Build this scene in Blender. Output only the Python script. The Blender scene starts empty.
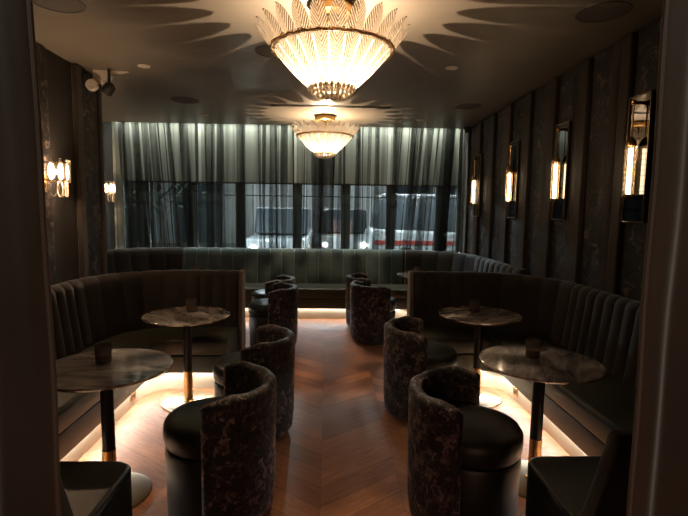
import bpy, bmesh, math, random
from math import sin, cos, pi, radians as R, tan, atan2, hypot
from mathutils import Vector, Matrix
random.seed(7)
S = bpy.context.scene
COL = S.collection
S.view_settings.view_transform = 'Standard'; S.view_settings.look = 'None'
S.view_settings.gamma = 1; S.view_settings.exposure = 0.42
S.view_settings.use_curve_mapping = False
S.cycles.transparent_max_bounces = 32
S.cycles.max_bounces = 8
S.cycles.sample_clamp_indirect = 4
S.cycles.caustics_refractive = False; S.cycles.caustics_reflective = False

# ------------------------------------------------------------ materials
def mat(name):
    m = bpy.data.materials.new(name); m.use_nodes = True
    nt = m.node_tree; nt.nodes.clear()
    out = nt.nodes.new('ShaderNodeOutputMaterial')
    return m, nt, out
def N(nt, typ, **kw):
    n = nt.nodes.new(typ)
    for k, v in kw.items():
        if k in n.inputs: n.inputs[k].default_value = v
        else: setattr(n, k, v)
    return n
def c4(c): return (c[0], c[1], c[2], 1)
def L(nt, a, b): nt.links.new(a, b)
def math_(nt, op, a, b=None, c=None):
    n = nt.nodes.new('ShaderNodeMath'); n.operation = op
    for i, v in enumerate((a, b, c)):
        if v is None: continue
        if isinstance(v, (int, float)): n.inputs[i].default_value = v
        else: L(nt, v, n.inputs[i])
    return n.outputs[0]
def ramp(nt, fac, stops):
    r = nt.nodes.new('ShaderNodeValToRGB')
    while len(r.color_ramp.elements) < len(stops): r.color_ramp.elements.new(.5)
    for e, (p, c) in zip(r.color_ramp.elements, stops): e.position = p; e.color = c4(c)
    L(nt, fac, r.inputs[0]); return r.outputs[0]
def simple(name, col, rough=.5, metal=0, noise=0, nscale=12, sheen=0, bump=0, bscale=200, coat=0, spec=.5):
    m, nt, out = mat(name)
    p = N(nt, 'ShaderNodeBsdfPrincipled', Roughness=rough, Metallic=metal)
    p.inputs['Base Color'].default_value = c4(col)
    p.inputs['Specular IOR Level'].default_value = spec
    if sheen:
        p.inputs['Sheen Weight'].default_value = sheen; p.inputs['Sheen Roughness'].default_value = .4
    if coat: p.inputs['Coat Weight'].default_value = coat
    tc = N(nt, 'ShaderNodeTexCoord')
    if noise:
        n = N(nt, 'ShaderNodeTexNoise', Scale=nscale, Detail=5); L(nt, tc.outputs['Object'], n.inputs['Vector'])
        a = tuple(x * (1 - noise) for x in col); b = tuple(min(1, x * (1 + noise)) for x in col)
        L(nt, ramp(nt, n.outputs[0], [(.3, a), (.7, b)]), p.inputs['Base Color'])
    if bump:
        n = N(nt, 'ShaderNodeTexNoise', Scale=bscale, Detail=3); L(nt, tc.outputs['Object'], n.inputs['Vector'])
        b = N(nt, 'ShaderNodeBump', Strength=bump, Distance=.01); L(nt, n.outputs[0], b.inputs['Height'])
        L(nt, b.outputs[0], p.inputs['Normal'])
    L(nt, p.outputs[0], out.inputs[0]); return m
def emit(name, col, s):
    m, nt, out = mat(name)
    e = N(nt, 'ShaderNodeEmission', Strength=s); e.inputs[0].default_value = c4(col)
    L(nt, e.outputs[0], out.inputs[0]); return m

def crushed(name, dark, mid, light, scale=7, sheen=.6):
    m, nt, out = mat(name)
    tc = N(nt, 'ShaderNodeTexCoord')
    n0 = N(nt, 'ShaderNodeTexNoise', Scale=scale * .8, Detail=3); L(nt, tc.outputs['Object'], n0.inputs['Vector'])
    mx = N(nt, 'ShaderNodeMixRGB', blend_type='LINEAR_LIGHT'); mx.inputs[0].default_value = .25
    L(nt, tc.outputs['Object'], mx.inputs[1]); L(nt, n0.outputs['Color'], mx.inputs[2])
    n = N(nt, 'ShaderNodeTexNoise', Scale=scale, Detail=6, Roughness=.6, Distortion=.6); L(nt, mx.outputs[0], n.inputs['Vector'])
    p = N(nt, 'ShaderNodeBsdfPrincipled', Roughness=.62)
    p.inputs['Specular IOR Level'].default_value = .35
    p.inputs['Sheen Weight'].default_value = sheen; p.inputs['Sheen Roughness'].default_value = .35
    p.inputs['Sheen Tint'].default_value = c4((.9, .7, .62))
    L(nt, ramp(nt, n.outputs[0], [(.42, dark), (.54, mid), (.70, light)]), p.inputs['Base Color'])
    sh = N(nt, 'ShaderNodeMapRange'); sh.inputs[1].default_value = .45; sh.inputs[2].default_value = .70
    sh.inputs[3].default_value = .02; sh.inputs[4].default_value = sheen
    L(nt, n.outputs[0], sh.inputs[0]); L(nt, sh.outputs[0], p.inputs['Sheen Weight'])
    b = N(nt, 'ShaderNodeBump', Strength=.55, Distance=.012); L(nt, n.outputs[0], b.inputs['Height'])
    L(nt, b.outputs[0], p.inputs['Normal'])
    L(nt, p.outputs[0], out.inputs[0]); return m

M = {}
M['velvet'] = crushed('crushed_velvet', (.004, .0035, .0035), (.024, .0165, .016), (.23, .155, .14), scale=12)
M['wallvelvet'] = crushed('crushed_velvet_wall', (.003, .0025, .0025), (.010, .008, .007), (.12, .088, .074), scale=9, sheen=.4)
M['panel'] = simple('plain_panel_fabric', (.036, .027, .022), .8, noise=.12, sheen=.3, bump=.2, spec=.2)
M['wall'] = simple('wall_dark', (.016, .013, .012), .8, noise=.1)
M['leather'] = simple('dark_leather', (.011, .0125, .0095), .40, bump=.12, bscale=160, spec=.38)
M['seatleather'] = simple('green_leather', (.019, .020, .012), .45, bump=.1, bscale=120)
M['booth'] = simple('booth_velvet', (.0155, .0115, .009), .75, noise=.15, nscale=6, sheen=.35, bump=.15, spec=.25)
M['boothback_lit'] = simple('booth_velvet_washlit', (.055, .083, .086), .72, noise=.15, nscale=6, sheen=.35, bump=.15, spec=.25)  # booth velvet with the greenish curtain wash light put into its colour
M['pipe'] = simple('pale_piping', (.22, .24, .23), .6)
M['taupe'] = simple('taupe_fabric', (.10, .075, .060), .7, noise=.1, sheen=.3)
M['plinth'] = simple('plinth_oak', (.50, .38, .24), .55, noise=.08, nscale=5)
M['brass'] = simple('brass', (.80, .52, .22), .24, 1)
M['bronze'] = simple('brushed_bronze', (.34, .24, .13), .3, 1)
M['gold'] = simple('gold', (.72, .46, .20), .32, 1)
M['black'] = simple('black_metal', (.006, .006, .006), .42, spec=.5)
M['blackmat'] = simple('black_matte', (.012, .012, .012), .6)
M['white'] = simple('white_plastic', (.75, .66, .58), .5)
M['jamb'] = simple('window_paint', (.62, .64, .58), .6, noise=.04)
M['winframe'] = simple('window_frame_paint', (.10, .10, .09), .5)
M['bulk'] = simple('bulkhead_paint', (.36, .375, .335), .7, noise=.06, nscale=3)
M['mirror'] = simple('mirror_glass', (.085, .08, .075), .02, 1)
M['led'] = emit('led_warm', (1, .88, .70), 1.6)
M['bulb'] = emit('bulb_warm', (1, .80, .55), 60)
M['wax'] = simple('candle_wax', (.45, .32, .24), .5)

# ceiling: satin brown-grey paint
M['ceil'] = simple('ceiling_paint', (.215, .185, .150), .42, noise=.04, nscale=2, spec=.4)
# drapes
M['drape'] = simple('drape_velvet', (.066, .052, .042), .7, noise=.3, nscale=2.2, sheen=.5, bump=.2, spec=.3)
M['hem'] = simple('drape_hem', (.13, .115, .10), .7)

# floor: chevron parquet
def floor_mat():
    m, nt, out = mat('chevron_parquet')
    tc = N(nt, 'ShaderNodeTexCoord'); sp = N(nt, 'ShaderNodeSeparateXYZ'); L(nt, tc.outputs['Object'], sp.inputs[0])
    W = .46
    x = math_(nt, 'ADD', sp.outputs[0], 23.03); y = math_(nt, 'ADD', sp.outputs[1], 50.)
    t = math_(nt, 'PINGPONG', x, W)
    v = math_(nt, 'DIVIDE', math_(nt, 'SUBTRACT', y, math_(nt, 'MULTIPLY', t, .75)), .19)
    a = math_(nt, 'ADD', t, y)
    ci = math_(nt, 'FLOOR', math_(nt, 'DIVIDE', x, W)); vi = math_(nt, 'FLOOR', v)
    cv = N(nt, 'ShaderNodeCombineXYZ'); L(nt, ci, cv.inputs[0]); L(nt, vi, cv.inputs[1])
    wn = N(nt, 'ShaderNodeTexWhiteNoise'); L(nt, cv.outputs[0], wn.inputs['Vector'])
    g = N(nt, 'ShaderNodeCombineXYZ'); L(nt, math_(nt, 'MULTIPLY', v, 5.), g.inputs[0]); L(nt, math_(nt, 'MULTIPLY', a, 2.2), g.inputs[1]); L(nt, math_(nt, 'MULTIPLY', wn.outputs[0], 30.), g.inputs[2])
    gn = N(nt, 'ShaderNodeTexNoise', Scale=1.6, Detail=8, Roughness=.65, Distortion=.8); L(nt, g.outputs[0], gn.inputs['Vector'])
    col = ramp(nt, gn.outputs[0], [(.3, (.24, .088, .034)), (.55, (.35, .136, .054)), (.75, (.46, .19, .080))])
    val = math_(nt, 'ADD', math_(nt, 'MULTIPLY', wn.outputs[0], .62), .66)
    hs = N(nt, 'ShaderNodeHueSaturation'); L(nt, col, hs.inputs['Color']); L(nt, val, hs.inputs['Value'])
    fr = math_(nt, 'FRACT', v); e1 = math_(nt, 'LESS_THAN', math_(nt, 'MINIMUM', fr, math_(nt, 'SUBTRACT', 1., fr)), .014)
    fx = math_(nt, 'FRACT', math_(nt, 'DIVIDE', x, W)); e2 = math_(nt, 'LESS_THAN', math_(nt, 'MINIMUM', fx, math_(nt, 'SUBTRACT', 1., fx)), .0025)
    ed = math_(nt, 'MAXIMUM', e1, e2)
    mx = N(nt, 'ShaderNodeMixRGB'); L(nt, math_(nt, 'MULTIPLY', ed, .6), mx.inputs[0]); L(nt, hs.outputs[0], mx.inputs[1]); mx.inputs[2].default_value = (.05, .02, .01, 1)
    p = N(nt, 'ShaderNodeBsdfPrincipled', Roughness=.50); p.inputs['Specular IOR Level'].default_value = .28
    L(nt, mx.outputs[0], p.inputs['Base Color'])
    b = N(nt, 'ShaderNodeBump', Strength=.25, Distance=.004)
    L(nt, math_(nt, 'SUBTRACT', gn.outputs[0], ed), b.inputs['Height']); L(nt, b.outputs[0], p.inputs['Normal'])
    L(nt, p.outputs[0], out.inputs[0]); return m
M['floor'] = floor_mat()

def marble(name, dark, mid, light):
    m, nt, out = mat(name)
    tc = N(nt, 'ShaderNodeTexCoord')
    mp = N(nt, 'ShaderNodeMapping'); mp.inputs['Rotation'].default_value = (0, 0, .5); mp.inputs['Scale'].default_value = (1, 3.2, 1)
    L(nt, tc.outputs['Object'], mp.inputs[0])
    n = N(nt, 'ShaderNodeTexNoise', Scale=3.6, Detail=5, Roughness=.5, Distortion=.8); L(nt, mp.outputs[0], n.inputs['Vector'])
    w = N(nt, 'ShaderNodeTexNoise', Scale=2.4, Detail=3, Distortion=1.2); L(nt, mp.outputs[0], w.inputs['Vector'])
    vein = math_(nt, 'ABSOLUTE', math_(nt, 'SUBTRACT', w.outputs[0], .5))
    vf = N(nt, 'ShaderNodeMapRange'); vf.inputs[1].default_value = 0; vf.inputs[2].default_value = .022; vf.inputs[3].default_value = .2; vf.inputs[4].default_value = 0
    L(nt, vein, vf.inputs[0])
    base = ramp(nt, n.outputs[0], [(.32, dark), (.52, mid), (.72, light)])
    mx = N(nt, 'ShaderNodeMixRGB'); L(nt, vf.outputs[0], mx.inputs[0]); L(nt, base, mx.inputs[1]); mx.inputs[2].default_value = c4(tuple(min(1, c * 1.5) for c in light))
    p = N(nt, 'ShaderNodeBsdfPrincipled', Roughness=.09); L(nt, mx.outputs[0], p.inputs['Base Color'])
    L(nt, p.outputs[0], out.inputs[0]); return m
M['marble'] = marble('brown_marble', (.075, .062, .058), (.20, .172, .16), (.38, .345, .32))

def leaf_mat():
    m, nt, out = mat('ribbed_leaf_glass')
    tc = N(nt, 'ShaderNodeTexCoord'); sp = N(nt, 'ShaderNodeSeparateXYZ'); L(nt, tc.outputs['Object'], sp.inputs[0])
    ax = math_(nt, 'ABSOLUTE', sp.outputs[0])
    h = math_(nt, 'SINE', math_(nt, 'MULTIPLY', math_(nt, 'SUBTRACT', sp.outputs[2], math_(nt, 'MULTIPLY', ax, 1.5)), 300.))
    b = N(nt, 'ShaderNodeBump', Strength=1.0, Distance=.006); L(nt, h, b.inputs['Height'])
    gl = N(nt, 'ShaderNodeBsdfGlossy', Roughness=.15); gl.inputs[0].default_value = (.8, .72, .62, 1); L(nt, b.outputs[0], gl.inputs['Normal'])
    tl = N(nt, 'ShaderNodeBsdfTranslucent'); L(nt, ramp(nt, math_(nt, 'MULTIPLY_ADD', h, .5, .5), [(.15, (.05, .038, .027)), (.8, (.22, .19, .155))]), tl.inputs[0]); L(nt, b.outputs[0], tl.inputs['Normal'])
    tr = N(nt, 'ShaderNodeBsdfTransparent'); tr.inputs[0].default_value = (.62, .55, .45, 1)
    m1 = N(nt, 'ShaderNodeMixShader')
    L(nt, math_(nt, 'MULTIPLY_ADD', h, .18, .80), m1.inputs[0]); L(nt, tr.outputs[0], m1.inputs[1]); L(nt, tl.outputs[0], m1.inputs[2])
    m2 = N(nt, 'ShaderNodeMixShader'); m2.inputs[0].default_value = .16; L(nt, m1.outputs[0], m2.inputs[1]); L(nt, gl.outputs[0], m2.inputs[2])
    L(nt, m2.outputs[0], out.inputs[0]); return m
M['leaf'] = leaf_mat()

def clearish(name, tint, op=.35, rough=.05):
    m, nt, out = mat(name)
    tr = N(nt, 'ShaderNodeBsdfTransparent'); tr.inputs[0].default_value = c4(tint)
    p = N(nt, 'ShaderNodeBsdfPrincipled', Roughness=rough); p.inputs['Base Color'].default_value = c4(tuple(t * .6 for t in tint))
    mx = N(nt, 'ShaderNodeMixShader'); mx.inputs[0].default_value = op
    L(nt, tr.outputs[0], mx.inputs[1]); L(nt, p.outputs[0], mx.inputs[2]); L(nt, mx.outputs[0], out.inputs[0]); return m
def pane(name, tint=(.92, .95, .93)):
    m, nt, out = mat(name)
    tr = N(nt, 'ShaderNodeBsdfTransparent'); tr.inputs[0].default_value = c4(tint)
    g = N(nt, 'ShaderNodeBsdfGlossy', Roughness=.0)
    mx = N(nt, 'ShaderNodeMixShader'); mx.inputs[0].default_value = .10
    L(nt, tr.outputs[0], mx.inputs[1]); L(nt, g.outputs[0], mx.inputs[2]); L(nt, mx.outputs[0], out.inputs[0]); return m
M['pane'] = pane('window_pane')
M['smoke'] = clearish('smoked_glass', (.55, .48, .43), .3, .12)
M['crystal'] = clearish('crystal', (.98, .9, .8), .35, .06)
def frosted():
    m, nt, out = mat('frosted_crystal')
    tl = N(nt, 'ShaderNodeBsdfTranslucent'); tl.inputs[0].default_value = (.98, .90, .78, 1)
    gl = N(nt, 'ShaderNodeBsdfGlossy', Roughness=.12); df = N(nt, 'ShaderNodeBsdfDiffuse'); df.inputs[0].default_value = (.7, .62, .52, 1)
    a = N(nt, 'ShaderNodeMixShader'); a.inputs[0].default_value = .3; L(nt, tl.outputs[0], a.inputs[1]); L(nt, df.outputs[0], a.inputs[2])
    b = N(nt, 'ShaderNodeMixShader'); b.inputs[0].default_value = .2; L(nt, a.outputs[0], b.inputs[1]); L(nt, gl.outputs[0], b.inputs[2])
    L(nt, b.outputs[0], out.inputs[0]); return m
M['frost'] = frosted()
M['tube'] = clearish('tube_glass', (.98, .92, .82), .12, .04)

def sheer():
    m, nt, out = mat('sheer_voile')
    tc = N(nt, 'ShaderNodeTexCoord')
    mp = N(nt, 'ShaderNodeMapping'); mp.inputs['Scale'].default_value = (9, 2, .25); L(nt, tc.outputs['Object'], mp.inputs[0])
    n = N(nt, 'ShaderNodeTexNoise', Scale=1.6, Detail=3); L(nt, mp.outputs[0], n.inputs['Vector'])
    op = N(nt, 'ShaderNodeMapRange'); op.inputs[1].default_value = .35; op.inputs[2].default_value = .65; op.inputs[3].default_value = .34; op.inputs[4].default_value = .66
    L(nt, n.outputs[0], op.inputs[0])
    tr = N(nt, 'ShaderNodeBsdfTransparent')
    df = N(nt, 'ShaderNodeBsdfDiffuse'); df.inputs[0].default_value = (.026, .026, .022, 1)
    tl = N(nt, 'ShaderNodeBsdfTranslucent'); tl.inputs[0].default_value = (.03, .03, .025, 1)
    ad = N(nt, 'ShaderNodeMixShader'); L(nt, df.outputs[0], ad.inputs[1]); L(nt, tl.outputs[0], ad.inputs[2])
    mx = N(nt, 'ShaderNodeMixShader'); L(nt, op.outputs[0], mx.inputs[0]); L(nt, tr.outputs[0], mx.inputs[1]); L(nt, ad.outputs[0], mx.inputs[2])
    L(nt, mx.outputs[0], out.inputs[0]); return m
M['sheer'] = sheer()

# ------------------------------------------------------------ mesh helpers
def link(name, me, m, parent=None):
    o = bpy.data.objects.new(name, me); COL.objects.link(o)
    if m is not None: me.materials.append(M[m] if isinstance(m, str) else m)
    if parent: o.parent = parent
    return o
def fin(name, bm, m, parent=None, smooth=True, bevel=0, seg=2, sub=0, ang=35):
    bmesh.ops.recalc_face_normals(bm, faces=bm.faces)
    if smooth:
        for f in bm.faces: f.smooth = True
        for e in bm.edges:
            if len(e.link_faces) == 2 and e.calc_face_angle(0) > R(ang): e.smooth = False
    me = bpy.data.meshes.new(name); bm.to_mesh(me); bm.free()
    o = link(name, me, m, parent)
    if bevel:
        b = o.modifiers.new('b', 'BEVEL'); b.width = bevel; b.segments = seg; b.limit_method = 'ANGLE'; b.angle_limit = R(30)
    if sub:
        s = o.modifiers.new('s', 'SUBSURF'); s.levels = s.render_levels = sub
    return o
def box(bm, x0, x1, y0, y1, z0, z1, mx=None):
    vs = [bm.verts.new((x, y, z)) for x in (x0, x1) for y in (y0, y1) for z in (z0, z1)]
    if mx:
        for v in vs: v.co = mx @ v.co
    for f in ((0, 1, 3, 2), (4, 6, 7, 5), (0, 4, 5, 1), (2, 3, 7, 6), (0, 2, 6, 4), (1, 5, 7, 3)):
        bm.faces.new([vs[i] for i in f])
    return vs
def lathe(bm, prof, seg=32, cx=0, cy=0, a0=0, a1=2 * pi, mx=None, closed=True):
    full = abs(a1 - a0 - 2 * pi) < 1e-6
    n = seg if full else seg + 1
    rings = []
    for r, z in prof:
        if r < 1e-6:
            v = bm.verts.new((cx, cy, z)); rings.append([v] * n)
        else:
            rings.append([bm.verts.new((cx + r * cos(a0 + (a1 - a0) * i / seg), cy + r * sin(a0 + (a1 - a0) * i / seg), z)) for i in range(n)])
    for a, b in zip(rings, rings[1:]):
        for i in range(seg):
            j = (i + 1) % n if full else i + 1
            vs = [a[i], a[j], b[j], b[i]]; u = []
            for v in vs:
                if v not in u: u.append(v)
            if len(u) > 2: bm.faces.new(u)
    if mx:
        done = set()
        for rg in rings:
            for v in rg:
                if v not in done: v.co = mx @ v.co; done.add(v)
    return rings
def tube(bm, pts, r, seg=8, closed=False):
    pts = [Vector(p) for p in pts]; n = len(pts); rings = []
    up = Vector((0, 0, 1))
    for i, p in enumerate(pts):
        a = pts[(i - 1) % n] if (closed or i) else pts[0]
        b = pts[(i + 1) % n] if (closed or i < n - 1) else pts[-1]
        t = (b - a).normalized()
        s = t.cross(up)
        if s.length < .05: s = t.cross(Vector((1, 0, 0)))
        s.normalize(); q = s.cross(t)
        rr = r[i] if isinstance(r, (list, tuple)) else r
        rings.append([bm.verts.new(p + s * rr * cos(2 * pi * k / seg) + q * rr * sin(2 * pi * k / seg)) for k in range(seg)])
    m = n if closed else n - 1
    for i in range(m):
        a, b = rings[i], rings[(i + 1) % n]
        for k in range(seg): bm.faces.new((a[k], a[(k + 1) % seg], b[(k + 1) % seg], b[k]))
    if not closed:
        bm.faces.new(rings[0]); bm.faces.new(rings[-1])
def ball(bm, c, r, seg=10, sz=1):
    bmesh.ops.create_uvsphere(bm, u_segments=seg, v_segments=max(6, seg // 2 + 2), radius=r, matrix=Matrix.Translation(c) @ Matrix.Diagonal((1, 1, sz, 1)))
def thing(name, label, cat, loc=(0, 0, 0), rz=0, group=None):
    o = bpy.data.objects.new(name, None); COL.objects.link(o); o.empty_display_size = .1
    o.location = loc; o.rotation_euler = (0, 0, rz); o['label'] = label; o['category'] = cat
    if group: o['group'] = group
    return o
def tag(o, label, cat, group=None):
    o['label'] = label; o['category'] = cat
    if group: o['group'] = group
    return o
def struct(o): o['kind'] = 'structure'; return o
def dup(o, parent=None):
    c = o.copy(); COL.objects.link(c)
    if parent: c.parent = parent
    for ch in list(o.children): dup(ch, c)
    return c
def put(o, loc, rz, label):
    o.location = loc; o.rotation_euler = (0, 0, rz); o['label'] = label
def lamp(name, kind, loc, energy, col, parent=None, size=.05, sy=None, rot=None, spread=None):
    l = bpy.data.lights.new(name, kind); l.energy = energy; l.color = col
    if kind == 'AREA':
        l.size = size
        if sy: l.shape = 'RECTANGLE'; l.size_y = sy
        if spread: l.spread = R(spread)
    else: l.shadow_soft_size = size
    o = bpy.data.objects.new(name, l); COL.objects.link(o); o.location = loc
    if rot: o.rotation_euler = rot
    if parent: o.parent = parent
    return o

CZ = 2.92          # ceiling height
XR, XL = 2.21, -2.38
YW = 7.95          # window wall
# ------------------------------------------------------------ setting
bm = bmesh.new(); box(bm, -3.6, 2.5, -1.5, 8.1, -.1, 0); struct(fin('floor', bm, 'floor', smooth=False))
bm = bmesh.new(); box(bm, -3.6, 2.5, -1.5, 7.62, CZ, CZ + .15); box(bm, -3.6, 2.5, 7.62, 8.1, 3.08, 3.2)
struct(fin('ceiling', bm, 'ceil', smooth=False))
bm = bmesh.new(); box(bm, XR, XR + .25, -1.5, 8.1, 0, 3.08); wr = struct(fin('wall_right', bm, 'wall', smooth=False))
bm = bmesh.new(); box(bm, -3.6, XL, -1.5, 5.1, 0, CZ); wl = struct(fin('wall_left', bm, 'wall', smooth=False))
bm = bmesh.new(); box(bm, -3.75, -3.48, 5.1, 8.1, 0, 3.08); wk = struct(fin('wall_recess', bm, 'wall', smooth=False))
bm = bmesh.new(); box(bm, -3.48, XR, -1.6, -1.5, 0, CZ); struct(fin('wall_front', bm, 'wall', smooth=False))
# back wall: bulkhead above, sill below, piers between the windows
MUL = [-3.02, -2.24, -1.46, -.52, .28, 1.03, 1.86]
bm = bmesh.new()
box(bm, -3.48, XR, YW, 8.1, 2.05, 3.08); box(bm, -3.48, XR, YW, 8.1, 0, .93)
struct(fin('wall_back', bm, 'bulk', smooth=False))
bm = bmesh.new(); box(bm, -3.48, XR, YW - .1, YW, .90, .94); struct(fin('trim_1', bm, 'jamb', bevel=.004))
edges = [-3.48] + MUL + [XR]
bm = bmesh.new()
for x in MUL: box(bm, x - .055, x + .055, YW + .005, 8.09, .93, 2.05)
struct(fin('trim_2', bm, 'blackmat', bevel=.004))
k = 0
for a, b in zip(edges, edges[1:]):
    a2 = a + (.055 if a in MUL else 0); b2 = b - (.055 if b in MUL else 0)
    k += 1
    bm = bmesh.new()
    f = .022
    for (p, q, r_, s) in ((a2, a2 + f, .93, 2.05), (b2 - f, b2, .93, 2.05), (a2 + f, b2 - f, .93, .93 + f), (a2 + f, b2 - f, 2.05 - f, 2.05), (a2 + f, b2 - f, 1.83, 1.845)):
        box(bm, p, q, YW + .02, YW + .07, r_, s)
    w = struct(fin('window_%d' % k, bm, 'winframe', smooth=False))
    bm = bmesh.new(); box(bm, a2 + f, b2 - f, YW + .04, YW + .046, .93 + f, 2.05 - f)
    fin('pane', bm, 'pane', w, smooth=False)
# pale end strips beside the curtains
bm = bmesh.new(); box(bm, -3.48, -3.33, 7.90, YW, .94, 3.06); struct(fin('trim_3', bm, 'jamb', bevel=.003))
bm = bmesh.new(); box(bm, 2.13, XR, 7.90, YW, .94, 3.06); struct(fin('trim_4', bm, 'jamb', bevel=.003))

# upholstered strips on the side walls
def strip(parent, side, y0, y1, z0, z1, th, m, name):
    bm = bmesh.new()
    x = XR if side > 0 else XL
    xs = sorted((x, x - side * th))
    box(bm, xs[0], xs[1], y0, y1, z0, z1)
    return fin(name, bm, m, parent, bevel=min(.012, th * .45), seg=3)
SC = [3.42, 4.53, 5.68, 6.83]
P = 1.14
y = 3.34 - P * 2
k = 0
while y < 7.6:
    strip(wr, 1, y - .135, y + .135, .05, CZ - .01, .018, 'wallvelvet', 'velvet_panel')
    strip(wr, 1, y + .155, min(y + .275, 7.6), .05, CZ - .01, .05, 'panel', 'plain_panel')
    strip(wr, 1, min(y + .29, 7.62), min(y + .415, 7.64), .05, CZ - .01, .035, 'panel', 'plain_panel')
    y += P / 2
strip(wl, -1, 3.30, 3.62, .05, CZ - .01, .03, 'panel', 'plain_panel')
strip(wl, -1, 3.70, 4.17, .05, CZ - .01, .03, 'wallvelvet', 'velvet_panel')
strip(wl, -1, 4.60, 4.70, .05, CZ - .01, .05, 'panel', 'plain_panel')
strip(wl, -1, 4.72, 5.02, .05, CZ - .01, .03, 'wallvelvet', 'velvet_panel')
strip(wl, -1, 5.03, 5.1, .05, CZ - .01, .045, 'panel', 'plain_panel')
strip(wl, -1, 2.7, 3.2, .05, CZ - .01, .03, 'wallvelvet', 'velvet_panel')
bm = bmesh.new(); box(bm, -3.48, -3.45, 7.05, 7.4, .05, CZ - .01); fin('velvet_panel', bm, 'wallvelvet', wk, bevel=.01)

# ------------------------------------------------------------ booths (swept)
def path_pts(segs, step=.012):
    """segs: list of ('l',x0,y0,x1,y1) / ('a',cx,cy,r,a0,a1); returns (pos, outward normal, s); outward is to the right of travel"""
    out = []; s = 0
    for g in segs:
        if g[0] == 'l':
            _, x0, y0, x1, y1 = g; ln = hypot(x1 - x0, y1 - y0); n = max(2, int(ln / step))
            tx, ty = (x1 - x0) / ln, (y1 - y0) / ln
            for i in range(n + 1):
                if out and i == 0: continue
                f = i / n; out.append(((x0 + (x1 - x0) * f, y0 + (y1 - y0) * f), (ty, -tx), s + ln * f))
            s += ln
        else:
            _, cx, cy, r, a0, a1 = g; ln = (r + .3) * abs(a1 - a0); n = max(4, int(ln / step)); d = 1 if a1 > a0 else -1
            for i in range(n + 1):
                if out and i == 0: continue
                f = i / n; a = a0 + (a1 - a0) * f
                nx, ny = (cos(a), sin(a)) if d > 0 else (-cos(a), -sin(a))
                out.append(((cx + r * cos(a), cy + r * sin(a)), (nx, ny), s + ln * f))
            s += ln
    return out
def sweep(bm, path, prof, mirror=1, closed_prof=True):
    """prof(s) -> list of (offset outward, z)"""
    rings = []
    for (px, py), (nx, ny), s in path:
        rings.append([bm.verts.new((mirror * (px + nx * o), py + ny * o, z)) for o, z in prof(s)])
    n = len(rings[0])
    for a, b in zip(rings, rings[1:]):
        for i in range(n if closed_prof else n - 1):
            bm.faces.new((a[i], a[(i + 1) % n], b[(i + 1) % n], b[i]))
    if closed_prof:
        bm.faces.new(rings[0]); bm.faces.new(rings[-1])
def rect(o0, o1, z0, z1, r=.0):
    if r == 0: return [(o0, z0), (o0, z1), (o1, z1), (o1, z0)]
    p = [(o0 + r * .35, z0)]
    p += [(o0, z0 + r * .5)]
    for i in range(7):
        a = pi - i * (pi / 2) / 6; p.append((o0 + r + r * cos(a), z1 - r + r * sin(a)))
    p += [(o1, z1), (o1, z0)]
    return p
def backprof(w, top, th=.20, bulge=.024, o=.50, base=.17, lean=.07, phase=0):
    def f(s):
        u = (s + phase) / w; g = abs(sin(pi * u)) ** .45
        bl = bulge * (g - .2)
        P_ = []
        for z in (base, .40, .47, .60, .75, .88, top - .05):
            k = 0 if z < .45 else 1
            t = max(0, (z - .45)) / (top - .45)
            P_.append((o + lean * t - bl * k, z))
        r = .05
        for i in range(1, 7):
            a = pi - i * pi / 6 * 1.0
            P_.append((o + lean + r + (r + bl) * cos(a) if i < 3 else o + lean + r + r * cos(a), top - .05 + (r + bl * .35) * sin(a)))
        P_ += [(o + th, top - .12), (o + th, base)]
        return P_
    return f
def booth(name, segs, mirror, backmat, label, ribw, top=1.0, group=None, ends=(True, False), cuts=None):
    root = thing(name, label, 'booth seat', (0, 0, 0), 0, group)
    pth = path_pts(segs)
    def sub(i0, i1): return [p for p in pth if i0 <= p[2] <= i1]
    S_ = pth[-1][2]
    bm = bmesh.new(); sweep(bm, pth, lambda s: rect(0, .55, .33, .47, .035), mirror); fin('seat_cushion', bm, 'seatleather', root, ang=60)
    bm = bmesh.new(); sweep(bm, pth, lambda s: rect(.012, .55, .17, .325, .012), mirror); fin('seat_base', bm, 'seatleather', root, ang=60)
    pl = [p for p in pth if p[2] > .1]
    bm = bmesh.new(); sweep(bm, pl, lambda s: [(.085, 0), (.085, .165), (.11, .165), (.11, 0)], mirror); fin('plinth', bm, 'plinth', root, ang=60)
    bm = bmesh.new(); sweep(bm, pl, lambda s: [(.060, .165), (.060, .1695), (.070, .1695), (.070, .165)], mirror); fin('led_strip', bm, 'led', root, ang=60)
    for q0, q1, bmat in (cuts or ((0, 1e3, backmat),)):
        bm = bmesh.new(); sweep(bm, [p for p in pth if q0 - .012 <= p[2] <= q1 + .012], backprof(ribw, top), mirror); fin('backrest', bm, bmat, root, ang=70)
    for flag, idx in ((ends[0], 0), (ends[1], -1)):
        if not flag: continue
        (px, py), (nx, ny), s = pth[idx]; tx, ty = (ny, -nx) if idx == 0 else (-ny, nx)   # pointing away from the seat
        tx, ty = -(-ny), -(nx)
        if idx == -1: tx, ty = -tx, -ty
        bm = bmesh.new(); pf = [(.50, .17), (.50, .46), (.53, .70), (.555, top - .06), (.57, top - .01), (.62, top + .012), (.685, top - .012), (.705, top - .06), (.705, 0), (.50, 0)]
        a = [bm.verts.new((mirror * (px + nx * o_ ), py + ny * o_, z)) for o_, z in pf]
        b = [bm.verts.new((mirror * (px + nx * o_ + tx * .035), py + ny * o_ + ty * .035, z)) for o_, z in pf]
        bm.faces.new(a); bm.faces.new(b)
        for i in range(len(pf)):
            j = (i + 1) % len(pf); bm.faces.new((a[i], a[j], b[j], b[i]))
        fin('end_panel', bm, 'taupe', root, bevel=.006)['label'] = 'lighter taupe end panel'
    return root, pth, S_
LT = -38
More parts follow.
